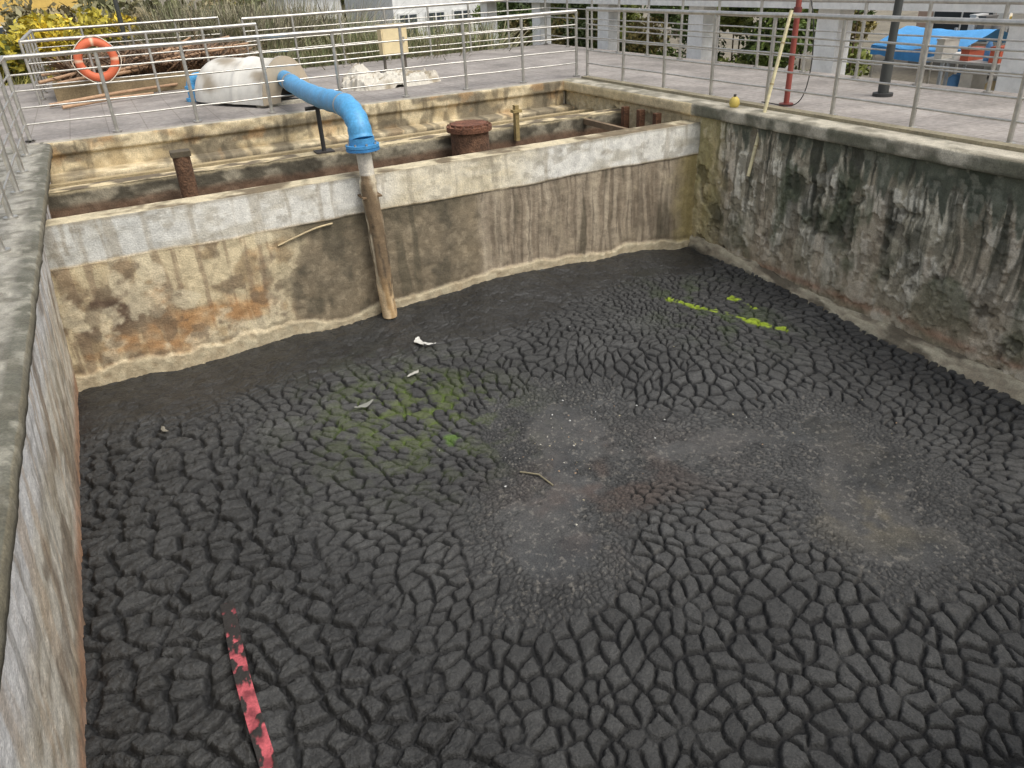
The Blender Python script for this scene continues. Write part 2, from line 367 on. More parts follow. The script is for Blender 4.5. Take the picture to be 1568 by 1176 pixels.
n1=fbm(A*5,PX*5,5,441);n2=fbm(A*3,PX*20,6,445)
c=cmix(lin((164,160,148)),lin((128,124,112)),sstep(.35,.7,n1))
c=cmix(c,lin((78,78,64)),sstep(-.91,-.77,PX+.24*(n2-.5))*.75)
c=cmix(c,lin((184,180,164)),sstep(.56,.7,fbm(A*9,PX*12,5,447))*.4)
c=cmix(c,lin((92,88,74)),sstep(.58,.7,fbm(A*6,PX*9,5,449))*.55)
c=cmix(c,lin((130,120,96)),(PZ<-.02)*.5)
lw.grid(np.stack([PX+.024*(n1-.5),A,PZ+.012*(n2-.5)],-1),c,M_wall,flip=True)
lw.box((-3.2,.2,-1.8),(-1.3,12.25,-.012),M_conc)
lw.done('tank_side_wall')

# ------------------------------------------------------------ decks
def slabgrid(mb,axis,u0,u1,prof,colfn,flip,step=.02):
    us=np.arange(u0,u1,step);pp=dens(prof);U=np.repeat(us[:,None],len(pp),1);P0=np.repeat(pp[:,0][None],len(us),0);P1=np.repeat(pp[:,1][None],len(us),0)
    n1=fbm(U*5,(P0+P1)*7,4,451);c=colfn(U,P0,P1,n1);d=.014*(n1-.5)
    G=np.stack([U,P0+d,P1+.5*d],-1) if axis=='x' else np.stack([P0+d,U,P1+.5*d],-1)
    mb.grid(G,c,M_wall,flip=flip)
dk=MB()
dk.box((-3.2,12.27,-1.8),(10.7,18.6,-.004),M_pave)
dk.box((-3.2,18.6,-1.8),(3.1,21.2,-.004),M_pave)
def cf(U,P0,P1,n1):
    m=fbm(U*2.2,P1*6,6,461);c=cmix(lin((216,200,164)),lin((184,166,130)),sstep(.35,.65,n1))
    c=cmix(c,lin((122,112,92)),sstep(.48,.62,m)*.85);c=cmix(c,lin((190,144,88)),sstep(.6,.75,fbm(U*3,P1*5,4,463))*.4)
    c=cmix(c,lin((90,82,66)),sstep(.57,.68,fbm(U*9,P1*2,5,465))*.6)
    c=cmix(c,lin((168,164,152)),(P1>-.003)*.8)
    return c
slabgrid(dk,'x',-1.1,7.25,[(12.28,.001),(12.14,.001),(12.125,-.012),(12.12,-.17),(12.15,-.175),(12.16,-.43)],cf,True)
slabgrid(dk,'x',-1.1,7.3,[(12.17,-.40),(11.86,-.405),(11.84,-.42),(11.84,-1.1)],cf,True)
dk.box((-3.2,12.2,-1.8),(7.3,12.268,-.01),M_conc)
dk.done('walkway')
d2=MB()
d2.box((7.4,-2.2,-1.8),(10.7,12.27,-.152),M_conc)
prof=[(7.42,-.165),(7.25,-.16),(7.235,-.15),(7.235,-.02),(7.25,-.004),(7.30,0),(7.6,0)]
def cf2(U,P0,P1,n1):
    n3=fbm(U*1.2,P1*3,6,457)
    c=cmix(lin((196,188,168)),lin((146,140,122)),sstep(.35,.65,n1))
    c=cmix(c,lin((104,104,86)),sstep(.44,.56,n3+.3*(n1-.5))*(P1<-.012)*.8)
    c=cmix(c,lin((224,204,160)),((U>8.7)*(P1<-.01))*.8)
    return cmix(c,lin((104,98,80)),sstep(7.36,7.26,P0)*(P1>-.02)*sstep(.4,.6,n3)*.6)
slabgrid(d2,'y',-2.2,12.28,prof,cf2,False)
d2.box((7.6,-2.2,-.16),(10.7,12.268,-.002),M_pave)
d2.box((7.58,-2.2,-.02),(7.72,12.1,.035),M_conc,lin((205,200,185)))
d2.done('side_walkway')
fd=MB();fd.box((-3.2,-2.2,-1.8),(7.38,.2,-.003),M_pave);fd.box((-1.3,.2,-2.4),(7.4,.23,-.01),M_conc);fd.done('front_walkway')

# channel
ch=MB()
xs=np.arange(-1.1,7.4,.015);zs=np.arange(-1.2,-.299,.015)
A,B=np.meshgrid(xs,zs,indexing='ij');m=fbm(A*4,B*6,5,501);f=fbm(A*15,B*15,4,502)
c=cmix(lin((150,142,122)),lin((88,82,68)),sstep(.33,.58,m));c=cmix(c,lin((214,198,160)),sstep(-.35,-.31,B+.05*(f-.5))*.75)
c=cmix(c,lin((108,82,62)),sstep(-.44,-.54,B+.1*(m-.5))*.85)
ch.grid(np.stack([A,10.4+.02*(f-.5)+.02*(m-.5),B],-1),c,M_wall)
B2=np.linspace(10.395,10.66,12);A,B=np.meshgrid(xs,B2,indexing='ij');m=fbm(A*4,B*6,4,505)
ch.grid(np.stack([A,B,-.30+.012*(m-.5)],-1),cmix(lin((214,196,156)),lin((110,98,78)),sstep(.4,.6,m)),M_wall)
ch.box((-1.1,10.45,-1.2),(7.38,10.655,-.31),M_conc,lin((170,160,140)))
ch.box((-1.1,8.88,-1.2),(7.38,11.85,-1.0),M_conc,lin((96,76,58)))
ch.box((-1.1,11.30,-.47),(7.36,11.42,-.39),M_conc,lin((225,210,180)))
ch.box((5.32,10.3,-.5),(5.38,10.38,.0),M_conc,lin((195,178,132)));ch.box((5.28,10.28,-.10),(5.42,10.38,-.06),M_conc,lin((195,178,132)))
ch.box((6.55,8.9,-.42),(6.62,10.4,-.34),M_conc,lin((160,142,124)))
for y in(9.3,9.7,10.1): ch.box((7.10,y,-.7),(7.2,y+.08,-.2),M_rust,lin((220,210,190)))
ch.done('channel_wall')

p=MB();p.tube([(.68,10.05,-1),(.68,10.05,-.02)],.10,M_rust,lin((225,230,220)),k=18)
p.box((.57,9.95,-.02),(.79,10.15,.04),M_conc,lin((120,112,100)))
p.done('rusty_pipe_stub')
p=MB();p.tube([(4.5,10.15,-1),(4.5,10.15,-.22)],.27,M_rust,lin((240,245,238)),k=28);p.tube([(4.5,10.15,-.22),(4.5,10.15,-.15)],.32,M_rust,lin((255,238,225)),k=28)
p.tube([(4.5,10.15,-.151),(4.5,10.15,-.12)],.26,M_rust,lin((250,225,215)),k=28)
for i in range(14):
    a=i*math.pi/7;p.tube([(4.5+.29*math.cos(a),10.15+.29*math.sin(a),-.155),(4.5+.29*math.cos(a),10.15+.29*math.sin(a),-.125)],.016,M_rust,k=6)
p.done('rusty_flanged_pipe')

# ------------------------------------------------------------ blue hose with drop pipe
def bez(pts,n=40):
    pts=np.array(pts,float);out=[];Pm=np.vstack([2*pts[0]-pts[1],pts,2*pts[-1]-pts[-2]])
    for i in range(1,len(Pm)-2):
        for t in np.linspace(0,1,n,endpoint=False):
            p0,p1,p2,p3=Pm[i-1:i+3]
            out.append(.5*((2*p1)+(-p0+p2)*t+(2*p0-5*p1+4*p2-p3)*t*t+(-p0+3*p1-3*p2+p3)*t**3))
    out.append(pts[-1]);return np.array(out)
hz=MB()
path=bez([(2.72,13.5,.38),(2.66,12.7,.38),(2.58,11.5,.38),(2.50,10.2,.42),(2.46,9.3,.47),(2.44,8.8,.47),(2.44,8.52,.36),(2.44,8.44,.18)],10)
n=len(path);rr=.124+.004*np.sin(np.arange(n)*1.1)+.004*RS.rand(n);rr[int(.93*n):]+=.006
hz.tube(path,rr,M_blue,k=24)
hz.tube([(2.44,8.44,.20),(2.44,8.44,.13)],.14,M_blue,lin((230,235,240)),k=24)
hz.tube([(2.44,8.44,.13),(2.44,8.44,.10)],.185,M_blue,lin((225,235,245)),k=28)
hz.tube([(2.44,8.44,.095),(2.44,8.44,.065)],.185,M_blue,lin((190,210,230)),k=28)
for i in range(8):
    a=i*math.pi/4;hz.tube([(2.44+.16*math.cos(a),8.44+.16*math.sin(a),.045),(2.44+.16*math.cos(a),8.44+.16*math.sin(a),.15)],.013,M_steel,k=6)
for q in (.16,.66):
    i=int(q*n);hz.tube(path[i:i+2]*1.0,.134,M_steel,k=24)
hz.done('blue_hose')
dp=MB()
zz=np.linspace(.065,-1.95,110);kk=20;ZZ,AA=np.meshgrid(zz,np.arange(kk)*2*math.pi/kk,indexing='ij')
CA=np.cos(AA)*1.2;SA=np.sin(AA)*1.2
t=fbm(ZZ*1.6+CA,SA*1.6+ZZ*.4,5,601)
cc=cmix(lin((228,214,184)),lin((128,108,82)),sstep(.46,.58,t+.08*sstep(-.25,-.5,ZZ)-.18*sstep(-1.3,-1.7,ZZ)))
cc=cmix(cc,lin((218,178,122)),sstep(-1.3,-1.7,ZZ)*.5);cc=cmix(cc,lin((70,62,50)),sstep(.56,.64,fbm(ZZ*3+CA*2,SA*2,5,603))*.7*(ZZ<-.3))
cc=cmix(cc,lin((226,220,206)),(ZZ>-.2)*.7)
rd=.083+.012*sstep(-.25,-.3,ZZ)+.04*(fbm(ZZ*4+CA*1.5,SA*1.5,5,605)-.5)*(ZZ<-.25)
cx=2.44+.05*(.1-ZZ)/2
Gp=np.stack([cx+rd*np.cos(AA),8.44+rd*np.sin(AA),ZZ],-1);Gp=np.concatenate([Gp,Gp[:,:1]],1);cc=np.concatenate([cc,cc[:,:1]],1)
dp.grid(Gp,cc,M_wall,flip=False)
dp.box((2.34,8.37,-.46),(2.57,8.57,-.44),M_conc,lin((150,130,110)))
dp.done('drop_pipe')
sp=MB();sp.tube([(2.5,10.5,-.3),(2.5,10.5,.30)],.03,M_plain,lin((50,48,46)),k=10);sp.tube([(2.34,10.5,.27),(2.68,10.5,.27)],.025,M_plain,lin((50,48,46)),k=8)
sp.box((2.38,10.40,-.3),(2.62,10.62,-.28),M_plain,lin((60,55,50)));sp.done('hose_support_post')

# ------------------------------------------------------------ railings
def railing(name,pts,spacing=1.07,h=1.05,mids=(.22,.43,.64,.84),first=True):
    r=MB();pts=[np.array(p,float) for p in pts]
    for a,b_ in zip(pts[:-1],pts[1:]):
        L=np.linalg.norm(b_-a);k=max(1,round(L/spacing))
        for i in range(k+1):
            p=a+(b_-a)*i/k;jx=(random.random()-.5)*.02;jy=(random.random()-.5)*.02
            r.tube([(p[0],p[1],-.01),(p[0]+jx,p[1]+jy,h)],.026,M_steel,k=10)
            r.tube([(p[0],p[1],0),(p[0],p[1],.02)],.06,M_steel,k=14)
        A3=np.array([a[0],a[1],0]);B3=np.array([b_[0],b_[1],0]);up=np.array([0,0,1.])
        def rail(z,rad,kk):
            m=k*2;P=[A3+(B3-A3)*i/m+up*(z+(random.random()-.5)*.008) for i in range(m+1)]
            r.tube(P,rad,M_steel,k=kk)
        rail(h,.030,12)
        for m_ in mids: rail(m_,.012,8)
    return r.done(name)
railing('steel_railing',[(-.98,.3),(-.98,12.42),(7.68,12.42)])
railing('steel_railing',[(7.80,12.25),(7.80,-2)],h=1.08)
railing('steel_railing',[(3.1,18.45),(10.5,18.45),(10.5,-2)],h=1.08)
railing('steel_railing',[(3.0,16.4),(-.95,16.4),(-.95,21.1),(3.0,21.1)],h=1.05,mids=(.35,.7))

# ------------------------------------------------------------ fibreglass hood
hd=MB()
ax=np.array([-.62,1.0]);ax/=np.linalg.norm(ax);nr=np.array([ax[1],-ax[0]])
H0=np.array([2.72,13.25])
def hoodpt(s,a,r):
    c=H0+ax*s;return (c[0]+nr[0]*r*math.cos(a),c[1]+nr[1]*r*math.cos(a),.04+r*1.22*math.sin(a))
S=np.concatenate([np.linspace(0,1.4,30),1.4+.6*np.sin(np.linspace(.1,math.pi/2,12))])
G=[]
for s_ in S:
    r=.52 if s_<=1.4 else .52*math.sqrt(max(0.0004,1-((s_-1.4)/.61)**2))
    if abs(s_-.69)<.04: r+=.02
    if s_<.07: r+=.03
    G.append([hoodpt(s_,a,r) for a in np.linspace(0,math.pi,32)])
G=np.array(G);nn=fbm(G[...,0]*3,G[...,2]*3+G[...,1],5,701)
hd.grid(G,cmix(lin((220,216,205)),lin((160,148,128)),sstep(.48,.72,nn)),M_frp)
G2=[[hoodpt(-.003-.08*(1-r/.55),a,r) for a in np.linspace(0,math.pi,32)] for r in (.22,.3,.4,.55)]
hd.grid(np.array(G2),lin((176,162,140)),M_frp)
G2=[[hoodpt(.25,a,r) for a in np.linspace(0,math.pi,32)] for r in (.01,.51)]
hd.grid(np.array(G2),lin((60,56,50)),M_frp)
hd.box((2.2,13.16,-.004),(3.3,13.34,.04),M_conc);hd.done('pump_hood')
bp_=MB();bp_.tube(bez([(1.45,14.9,.05),(1.45,14.9,.25),(1.52,14.88,.36),(1.72,14.8,.38)],6),.08,M_blue,k=16)
bp_.tube([(1.45,14.9,.0),(1.45,14.9,.05)],.13,M_blue,k=20);bp_.tube([(1.45,14.9,.2),(1.45,14.9,.24)],.11,M_blue,k=20);bp_.done('blue_pipe_elbow')

# life ring on railing
lr=MB();cen=np.array([.13,16.32,.68]);U=np.linspace(0,2*math.pi,49);W=np.linspace(0,2*math.pi,17)
R0,r0=.29,.07
G=np.array([[cen+[(R0+r0*math.cos(w))*math.cos(u),-r0*.8*math.sin(w),(R0+r0*math.cos(w))*math.sin(u)] for w in W] for u in U])
colr=np.array([[lin((226,190,160)) if (u%(math.pi/2))<.12 or (u%(math.pi/2))>1.45 else lin((206,104,68)) for w in W] for u in U])
lr.grid(G,colr,M_plain);
ro=[cen+np.array([.38*math.cos(u)*(1+.04*math.cos(4*u)),-.03,.38*math.sin(u)*(1+.04*math.cos(4*u))]) for u in U];lr.tube(ro,.008,M_plain,lin((220,210,190)),k=6,cap=False)
lr.done('life_ring')

bs=MB()
for a,b_ in (((-.7,16.9,0),(3.0,17.05,.30)),((-.7,20.6,0),(3.0,20.75,.30)),((-.7,17.05,0),(-.55,20.6,.30)),((2.85,17.05,0),(3.0,20.6,.30))): bs.box(a,b_,M_conc,lin((190,175,150)))
bs.box((-.55,17.05,0),(2.85,20.6,.05),M_conc,lin((90,75,60)));bs.done('basin_kerb')
db=MB()
n=3200;B_=np.stack([-.5+3.3*RS.rand(n),17.1+3.4*RS.rand(n),.05+.15*RS.rand(n)],1)
tn=RS.rand(n)[:,None];cc=lin((140,108,78))*(1-tn)+lin((80,66,50))*tn
db.blades(B_,.25+.55*RS.rand(n),.012+.012*RS.rand(n),.8+.5*RS.rand(n),M_leaf,cc,1.1)
db.done('dry_reed_debris')
bm=MB()
for (a,b_) in (((-.9,17.0,.34),(2.9,19.3,.72)),((-.6,16.7,.32),(2.5,17.6,.60)),((.2,16.8,.36),(3.2,18.6,.5)),((-.8,16.0,.05),(1.4,16.9,.10)),((-.9,18.6,.34),(3.1,18.2,.62)),((-.6,15.6,.04),(.9,16.2,.05)),((.6,17.2,.33),(2.2,20.4,.7))):
    bm.tube([a,tuple((np.array(a)+np.array(b_))/2+np.array([0,0,.02])),b_],[.032,.03,.024],M_bamboo,lin((176,142,110)),k=8)
bm.done('bamboo_pole_pile')

# crumpled tarpaulin
tp=MB();u,v=np.meshgrid(np.linspace(-1,1,170),np.linspace(-1,1,120),indexing='ij')
ed=np.clip(1-(u**2)**1.6-(v**2)**1.5+.5*(fbm(u*3+5,v*3,4,801)-.5),0,1)
uu=u+.3*fbm(u*3,v*3,3,811);vv=v+.3*fbm(u*3,v*3,3,812)
r1=1-np.abs(fbm(uu*3+vv,vv*3-uu,4,803)-.5)*4;r2=1-np.abs(fbm(uu*7,vv*6,3,807)-.5)*4
zz=sstep(0,.25,ed)*(.05+.10*np.clip(r1,0,1)+.05*np.clip(r2,0,1)+.22*np.exp(-((u+.6)/.2)**2)*sstep(1,.2,np.abs(v-.2)))
cl_=cmix(lin((200,194,180)),lin((150,138,116)),sstep(.45,.7,fbm(u*4,v*4,5,805)))
tp.grid(np.stack([4.75+.88*u+.06*r1,14.25+.62*v,zz-.012],-1),cl_,M_cloth)
tp.done('crumpled_tarpaulin')

cb=MB();cx,cy=5.55,16.0
cb.box((cx-.27,cy-.12,.32),(cx+.27,cy+.12,.86),M_plain,lin((215,196,152)));cb.box((cx-.29,cy-.14,.86),(cx+.29,cy+.14,.89),M_plain,lin((190,172,132)))
cb.box((cx-.24,cy-.128,.36),(cx+.24,cy-.121,.83),M_plain,lin((222,204,160)));cb.box((cx+.17,cy-.145,.55),(cx+.20,cy-.128,.65),M_steel)
for sx in(-.22,.22): cb.box((cx+sx-.02,cy-.03,0),(cx+sx+.02,cy+.03,.32),M_plain,lin((90,84,74)))
cb.box((cx-.25,cy-.1,0),(cx+.25,cy+.1,.03),M_conc);cb.done('control_box')

q=MB();P_=[(7.76,7.57,1.14),(7.43,7.50,.02),(7.20,7.44,-.76)]
pa=bez(P_,10);q.tube(pa,.022,M_bamboo,lin((214,202,160)),k=10)
for i in (3,7,11,15): q.tube([pa[i],pa[i]+(pa[i+1]-pa[i])*.15],.026,M_bamboo,lin((170,150,106)),k=10)
q.done('bamboo_pole')
q=MB();q.tube([(7.97,7.68,0),(8.0,7.70,1.0),(8.02,7.72,3.2)],.036,M_plain,lin((140,66,54)),k=12);q.tube([(7.97,7.68,0),(7.97,7.68,.03)],.09,M_plain,lin((110,52,44)),k=14)
q.tube([(8.01,7.71,1.1),(8.01,7.71,1.16)],.05,M_plain,lin((110,50,44)),k=12);q.tube([(8.02,7.72,3.2),(8.02,7.72,3.24)],.055,M_plain,lin((96,44,40)),k=12);q.done('red_pipe_post')
q=MB();q.tube([(9.4,7.36,0),(9.4,7.36,4.6)],[.055,.04],M_plain,lin((62,64,60)),k=14);q.tube([(9.4,7.36,0),(9.4,7.36,.04)],.13,M_plain,lin((52,52,50)),k=16)
q.tube([(9.4,7.36,0),(9.4,7.36,.45)],.07,M_plain,lin((62,64,60)),k=14)
q.tube(bez([(9.4,7.36,4.5),(9.1,7.3,4.75),(8.6,7.2,4.8)],6),.03,M_plain,lin((52,52,50)),k=10);q.box((8.2,7.08,4.74),(8.62,7.3,4.82),M_plain,lin((70,70,68)));q.done('street_lamp')
q=MB();q.tube([(1.0,24.0,-1.75),(1.0,24.0,4.2)],[.07,.045],M_plain,lin((60,62,58)),k=12);q.tube([(1.0,24,4.2),(1.0,24,4.5)],[.16,.03],M_plain,lin((60,62,58)),k=12);q.done('street_lamp')
q=MB();q.tube([(7.42,8.05,0),(7.42,8.05,.04),(7.42,8.05,.10),(7.42,8.05,.13)],[.05,.07,.06,.03],M_plain,lin((200,178,90)),k=16)
q.tube([(7.42,8.05,.13),(7.42,8.05,.16)],.018,M_plain,lin((60,60,55)),k=8);q.done('yellow_beacon')
q=MB();q.tube(bez([(8.03,7.66,1.5),(8.08,7.5,1.0),(8.08,7.45,.4),(7.95,7.5,.04),(7.75,7.9,.045)],8),.007,M_plain,lin((50,48,44)),k=6);q.done('hanging_cable')

# ------------------------------------------------------------ ground, colonnade, yard, vegetation
g=MB()
gx=np.array([-400,-3.2,10.7,400.]);gy=np.array([-400,-2.2,21.2,400.])
V=[(x,y,-1.75) for x in gx for y in gy];F=[]
for i in range(3):
    for j in range(3):
        if i==1 and j==1: continue
        F.append((i*4+j,(i+1)*4+j,(i+1)*4+j+1,i*4+j+1))
g.add(V,F,M_ground);g.done('ground')
yd=MB();yd.box((10.75,-5,-1.745),(21,26,-1.741),M_pave,lin((235,230,220)));yd.done('concrete_yard')

cl=MB();WH=lin((250,250,247))
for y in (0.0,3.6,7.15,10.7,14.3,17.9,21.4,24.9):
    cl.box((11.85,y-.27,-1.74),(12.2,y+.22,.87),M_plain,WH);cl.box((11.80,y-.32,-1.74),(12.25,y+.27,-1.5),M_plain,WH)
cl.box((11.6,-1,.87),(12.35,26,1.15),M_plain,lin((240,240,236)));cl.box((14.3,-1,.95),(14.8,26,1.15),M_plain,lin((232,232,226)))
for y in (0.0,7.15,14.3,21.4): cl.box((14.4,y-.2,-1.74),(14.7,y+.2,.95),M_plain,WH)
for y in np.arange(-.8,26,.6): cl.box((11.2,y,1.15),(15.3,y+.08,1.30),M_plain,lin((232,232,226)))
cl.done('white_colonnade')

def leafmass(name,boxes,dens,size,cols,mat_=M_leaf,seed=0):
    l=MB()
    for (a,b_) in boxes:
        a=np.array(a,float);b_=np.array(b_,float);vol=np.prod(b_-a)
        nc=max(6,int(vol*1.2));cc=a+(b_-a)*RS.rand(nc,3);cc[:,2]=a[2]+(b_[2]-a[2])*(RS.rand(nc)**.7)
        n=int(vol*dens);k=RS.randint(0,nc,n);r=RS.normal(size=(n,3));r/=np.linalg.norm(r,axis=1)[:,None]
        R=.55*(RS.rand(n)**.4)[:,None]*(.6+.7*RS.rand(nc))[k][:,None]
        P_=cc[k]+r*R*np.array([1,1,.8]);P_[:,2]=np.maximum(P_[:,2],-1.74)
        t=RS.rand(n);ci=np.array([lin(c) for c in cols]);kk=(h2(k,k*0,5)*len(cols)).astype(int)
        col=ci[kk]*(.55+.7*t)[:,None]
        l.leaves(P_,size*np.ones(n),mat_,col)
        for i in range(0,nc,3):
            l.tube([(cc[i][0],cc[i][1],-1.75),cc[i]],[.03,.012],M_bamboo,lin((90,75,55)),k=5)
    return l.done(name)
GR=[(104,122,54),(84,104,46),(130,138,66),(74,90,44),(140,128,74)]
leafmass('shrub_hedge',[((15.4,13.2,-1.7),(16.8,30,2.2))],460,.085,GR)
leafmass('shrub_hedge',[((12.9,12.4,-1.7),(13.9,28,1.0))],720,.075,GR)
leafmass('yellow_flower_shrub',[((-10,25,-1.7),(1.4,29,.85))],260,.11,[(216,190,50),(186,172,60),(140,146,66),(228,202,70),(124,132,70)])
leafmass('wild_shrub',[((-2,30,-1.7),(6,34,1.3))],120,.14,[(140,134,98),(116,116,78),(160,146,108)])
leafmass('yellow_flower_shrub',[((5,36,-1.7),(26,39,1.4))],70,.17,[(120,124,80),(150,140,70),(104,110,70)])
def reeds(name,x0,x1,y0,y1,n,h,cols):
    r=MB();B_=np.stack([x0+(x1-x0)*RS.rand(n),y0+(y1-y0)*RS.rand(n),-1.75+0*RS.rand(n)],1)
    dens=fbm(B_[:,0]*1.2,B_[:,1]*1.2,3,901);B_=B_[dens>.38];n=len(B_)
    ci=np.array([lin(c) for c in cols]);col=ci[RS.randint(0,len(cols),n)]*(.6+.7*RS.rand(n))[:,None]
    hh=h*(.55+.45*RS.rand(n))*(.8+.35*fbm(B_[:,0]*.9,B_[:,1]*.9,3,905))
    r.blades(B_,hh,.010+.014*RS.rand(n),.15+.9*RS.rand(n)**1.5,M_leaf,col,.9)
    return r.done(name)
reeds('reed_bed',1.8,6.6,21.4,25.5,14000,3.5,[(160,152,126),(136,132,102),(180,170,142),(112,118,82),(104,96,80)])
reeds('reed_bed',3.3,9.6,18.8,20.8,11000,2.7,[(140,146,104),(118,128,80),(168,160,124),(146,136,104)])
reeds('reed_bed',-9,1.8,21.6,24.5,8000,2.0,[(158,150,84),(136,132,80),(180,170,84),(116,120,76)])
def tree(x,y,h,cr,cols):
    t=MB();t.tube([(x,y,-1.8),(x+.1,y,h*.25),(x+.05,y+.1,h*.6)],[.16,.12,.06],M_bamboo,lin((84,72,56)),k=9)
    cs=[]
    for i in range(9):
        a=random.random()*6.28;rr=cr*(.35+.65*random.random());zc=h*(.45+.5*random.random())
        c_=(x+rr*math.cos(a),y+rr*math.sin(a),zc);cs.append(c_);t.tube([(x+.08,y,h*(.2+.3*random.random())),c_],[.05,.015],M_bamboo,lin((84,72,56)),k=6)
    cs=np.array(cs);n=4200;k=RS.randint(0,9,n);r=RS.normal(size=(n,3));r/=np.linalg.norm(r,axis=1)[:,None]
    P_=cs[k]+r*(cr*.5*(RS.rand(n)**.45))[:,None]*np.array([1,1,.75])
    ci=np.array([lin(c) for c in cols]);t.leaves(P_,.12*np.ones(n),M_leaf,ci[k%len(cols)]*(.5+.8*RS.rand(n))[:,None]);t.done('broadleaf_tree')
for (x,y) in ((18.5,16),(18.2,22),(17.8,28),(6,44),(-6,40),(16,46),(27,34)): tree(x,y,4.5+random.random()*1.5,2.0,[(80,94,44),(102,110,52),(68,80,40)])

def building(name,x0,y0,x1,y1,h,colr,wins,roofc,face='y'):
    b=MB();z0=-1.75;b.box((x0,y0,z0),(x1,y1,z0+h),M_plain,lin(colr));b.box((x0-.25,y0-.25,z0+h),(x1+.25,y1+.25,z0+h+.2),M_plain,lin(roofc))
    b.box((x0-.03,y0-.03,z0),(x1+.03,y1+.03,z0+.4),M_plain,lin((130,126,118)))
    for st in range(max(1,int(h//3))):
        zb=z0+.9+3*st
        if face=='y':
            for i in range(wins):
                w=(x1-x0)/wins;xa=x0+w*(i+.2);xb=x0+w*(i+.8)
                b.box((xa-.06,y0-.05,zb-.06),(xb+.06,y0-.01,zb+1.36),M_plain,lin((225,225,220)));b.box((xa,y0-.07,zb),(xb,y0-.051,zb+1.3),M_plain,lin((52,60,66)))
                b.box(((xa+xb)/2-.025,y0-.085,zb),((xa+xb)/2+.025,y0-.071,zb+1.3),M_plain,lin((225,225,220)))
        else:
            for i in range(wins):
                w=(y1-y0)/wins;ya=y0+w*(i+.2);yb=y0+w*(i+.8)
                b.box((x0-.05,ya-.06,zb-.06),(x0-.01,yb+.06,zb+1.36),M_plain,lin((225,225,220)));b.box((x0-.07,ya,zb),(x0-.051,yb,zb+1.3),M_plain,lin((52,60,66)))
                b.box((x0-.085,(ya+yb)/2-.025,zb),(x0-.071,(ya+yb)/2+.025,zb+1.3),M_plain,lin((225,225,220)))
    return b.done(name)
building('white_building',10.2,29,14.5,35,5.4,(230,230,226),4,(200,200,194))
building('white_shed',6.6,30,8.6,33,3.1,(222,222,218),2,(180,186,190))
building('brick_building',24,-4,32,18,6.5,(206,178,160),7,(150,120,110),'x')
building('yellow_building',-12,46,2,54,6,(214,180,96),6,(120,80,60))

st=MB()
u,v=np.meshgrid(np.linspace(0,1,24),np.linspace(0,1,40),indexing='ij')
y0,y1=9.9,11.9
st.grid(np.stack([14.6+2.0*u,y0+(y1-y0)*v,.0+.30*(1-np.abs(u-.5)*2)+.03*np.sin(v*19)*np.abs(u-.5)-.05*np.sin(v*3.14)+.06*(fbm(u*4,v*5,3,1001)-.5)],-1),lin((84,158,216)),M_cloth)
st.grid(np.stack([14.6+.02*np.sin(v*30),y0+(y1-y0)*v,.0-.05*np.sin(v*3.14)-.20*u*(.8+.4*fbm(v*6,v*0,3,1003))],-1),lin((74,148,212)),M_cloth)
for x,y in((14.65,y0+.05),(14.65,y1-.05),(16.55,y0+.05),(16.55,y1-.05)): st.tube([(x,y,-1.75),(x,y,-.01)],.025,M_steel,k=8)
st.done('blue_canopy_stall')
def rack(yA,yB,x0,seed):
    random.seed(seed);rk=MB()
    for yy in (yA,yB-.05):
        for x in(x0,x0+.6): rk.box((x,yy,-1.74),(x+.05,yy+.05,.12),M_plain,lin((170,176,180)))
    for z in (-1.2,-.6,-.05): rk.box((x0,yA,z),(x0+.65,yB,z+.04),M_plain,lin((170,170,166)))
    cols=[(190,96,70),(230,228,220),(90,140,190),(210,186,140),(110,108,104),(222,222,218),(200,196,186)]
    for z in(-1.16,-.56,-.01):
        y=yA+.1
        while y<yB-.35:
            w=.1+.18*random.random();hh=.1+.28*random.random();cI=lin(random.choice(cols))
            if random.random()<.5: rk.box((x0+.1,y,z),(x0+.5,y+w,z+hh),M_plain,cI);rk.box((x0+.09,y-.01,z+hh),(x0+.51,y+w+.01,z+hh+.03),M_plain,cI*.8)
            else: rk.tube([(x0+.3,y+w/2,z),(x0+.3,y+w/2,z+hh*.8),(x0+.3,y+w/2,z+hh)],[w/2,w/2,w/4],M_plain,cI,k=12)
            y+=w+.05+.1*random.random()
    rk.done('storage_rack')
rack(7.4,9.7,13.2,3);rack(5.2,6.9,13.0,8);rack(9.9,12.0,17.3,9)
wf=MB();wf.box((18.3,-3,-1.74),(18.45,11.5,.2),M_plain,lin((224,222,214)));wf.box((18.25,-3,.2),(18.5,11.5,.3),M_plain,lin((224,190,90)))
for y in np.arange(-3,11.6,2.4): wf.box((18.22,y,-1.74),(18.53,y+.3,.42),M_plain,lin((215,213,206)))
wf.done('boundary_wall')

# ------------------------------------------------------------ things on the sludge
def szat(x,y): return float(sl_base(np.array([x]),np.array([y]))[0])
pk=MB();n=300;yy=np.linspace(2.0,4.4,n);uu=np.linspace(-.045,.045,18);A,B=np.meshgrid(yy,uu,indexing='ij')
xc=-.13+.012*np.sin(A*3)
cov=sstep(.46,.54,fbm(A*14,B*30,6,951)+.14*sstep(3.5,4.3,A))
pc=cmix(lin((184,88,94)),lin((130,58,64)),sstep(.4,.7,fbm(A*18,B*18,4,953)));pc=cmix(pc,lin((44,41,38)),cov)
bz=-2.03+.095-.05*sstep(3.5,4.4,A)
pk.grid(np.stack([xc+B,A,bz+.016*cov*fbm(A*30,B*30,3,955)],-1),pc,M_wall,flip=False)
for sgn in(-.045,.045):
    pk.grid(np.stack([np.stack([xc[:,0]+sgn]*2,1),np.stack([yy]*2,1),np.stack([bz[:,0],bz[:,0]-.10],1)],-1),lin((60,44,42)),M_wall)
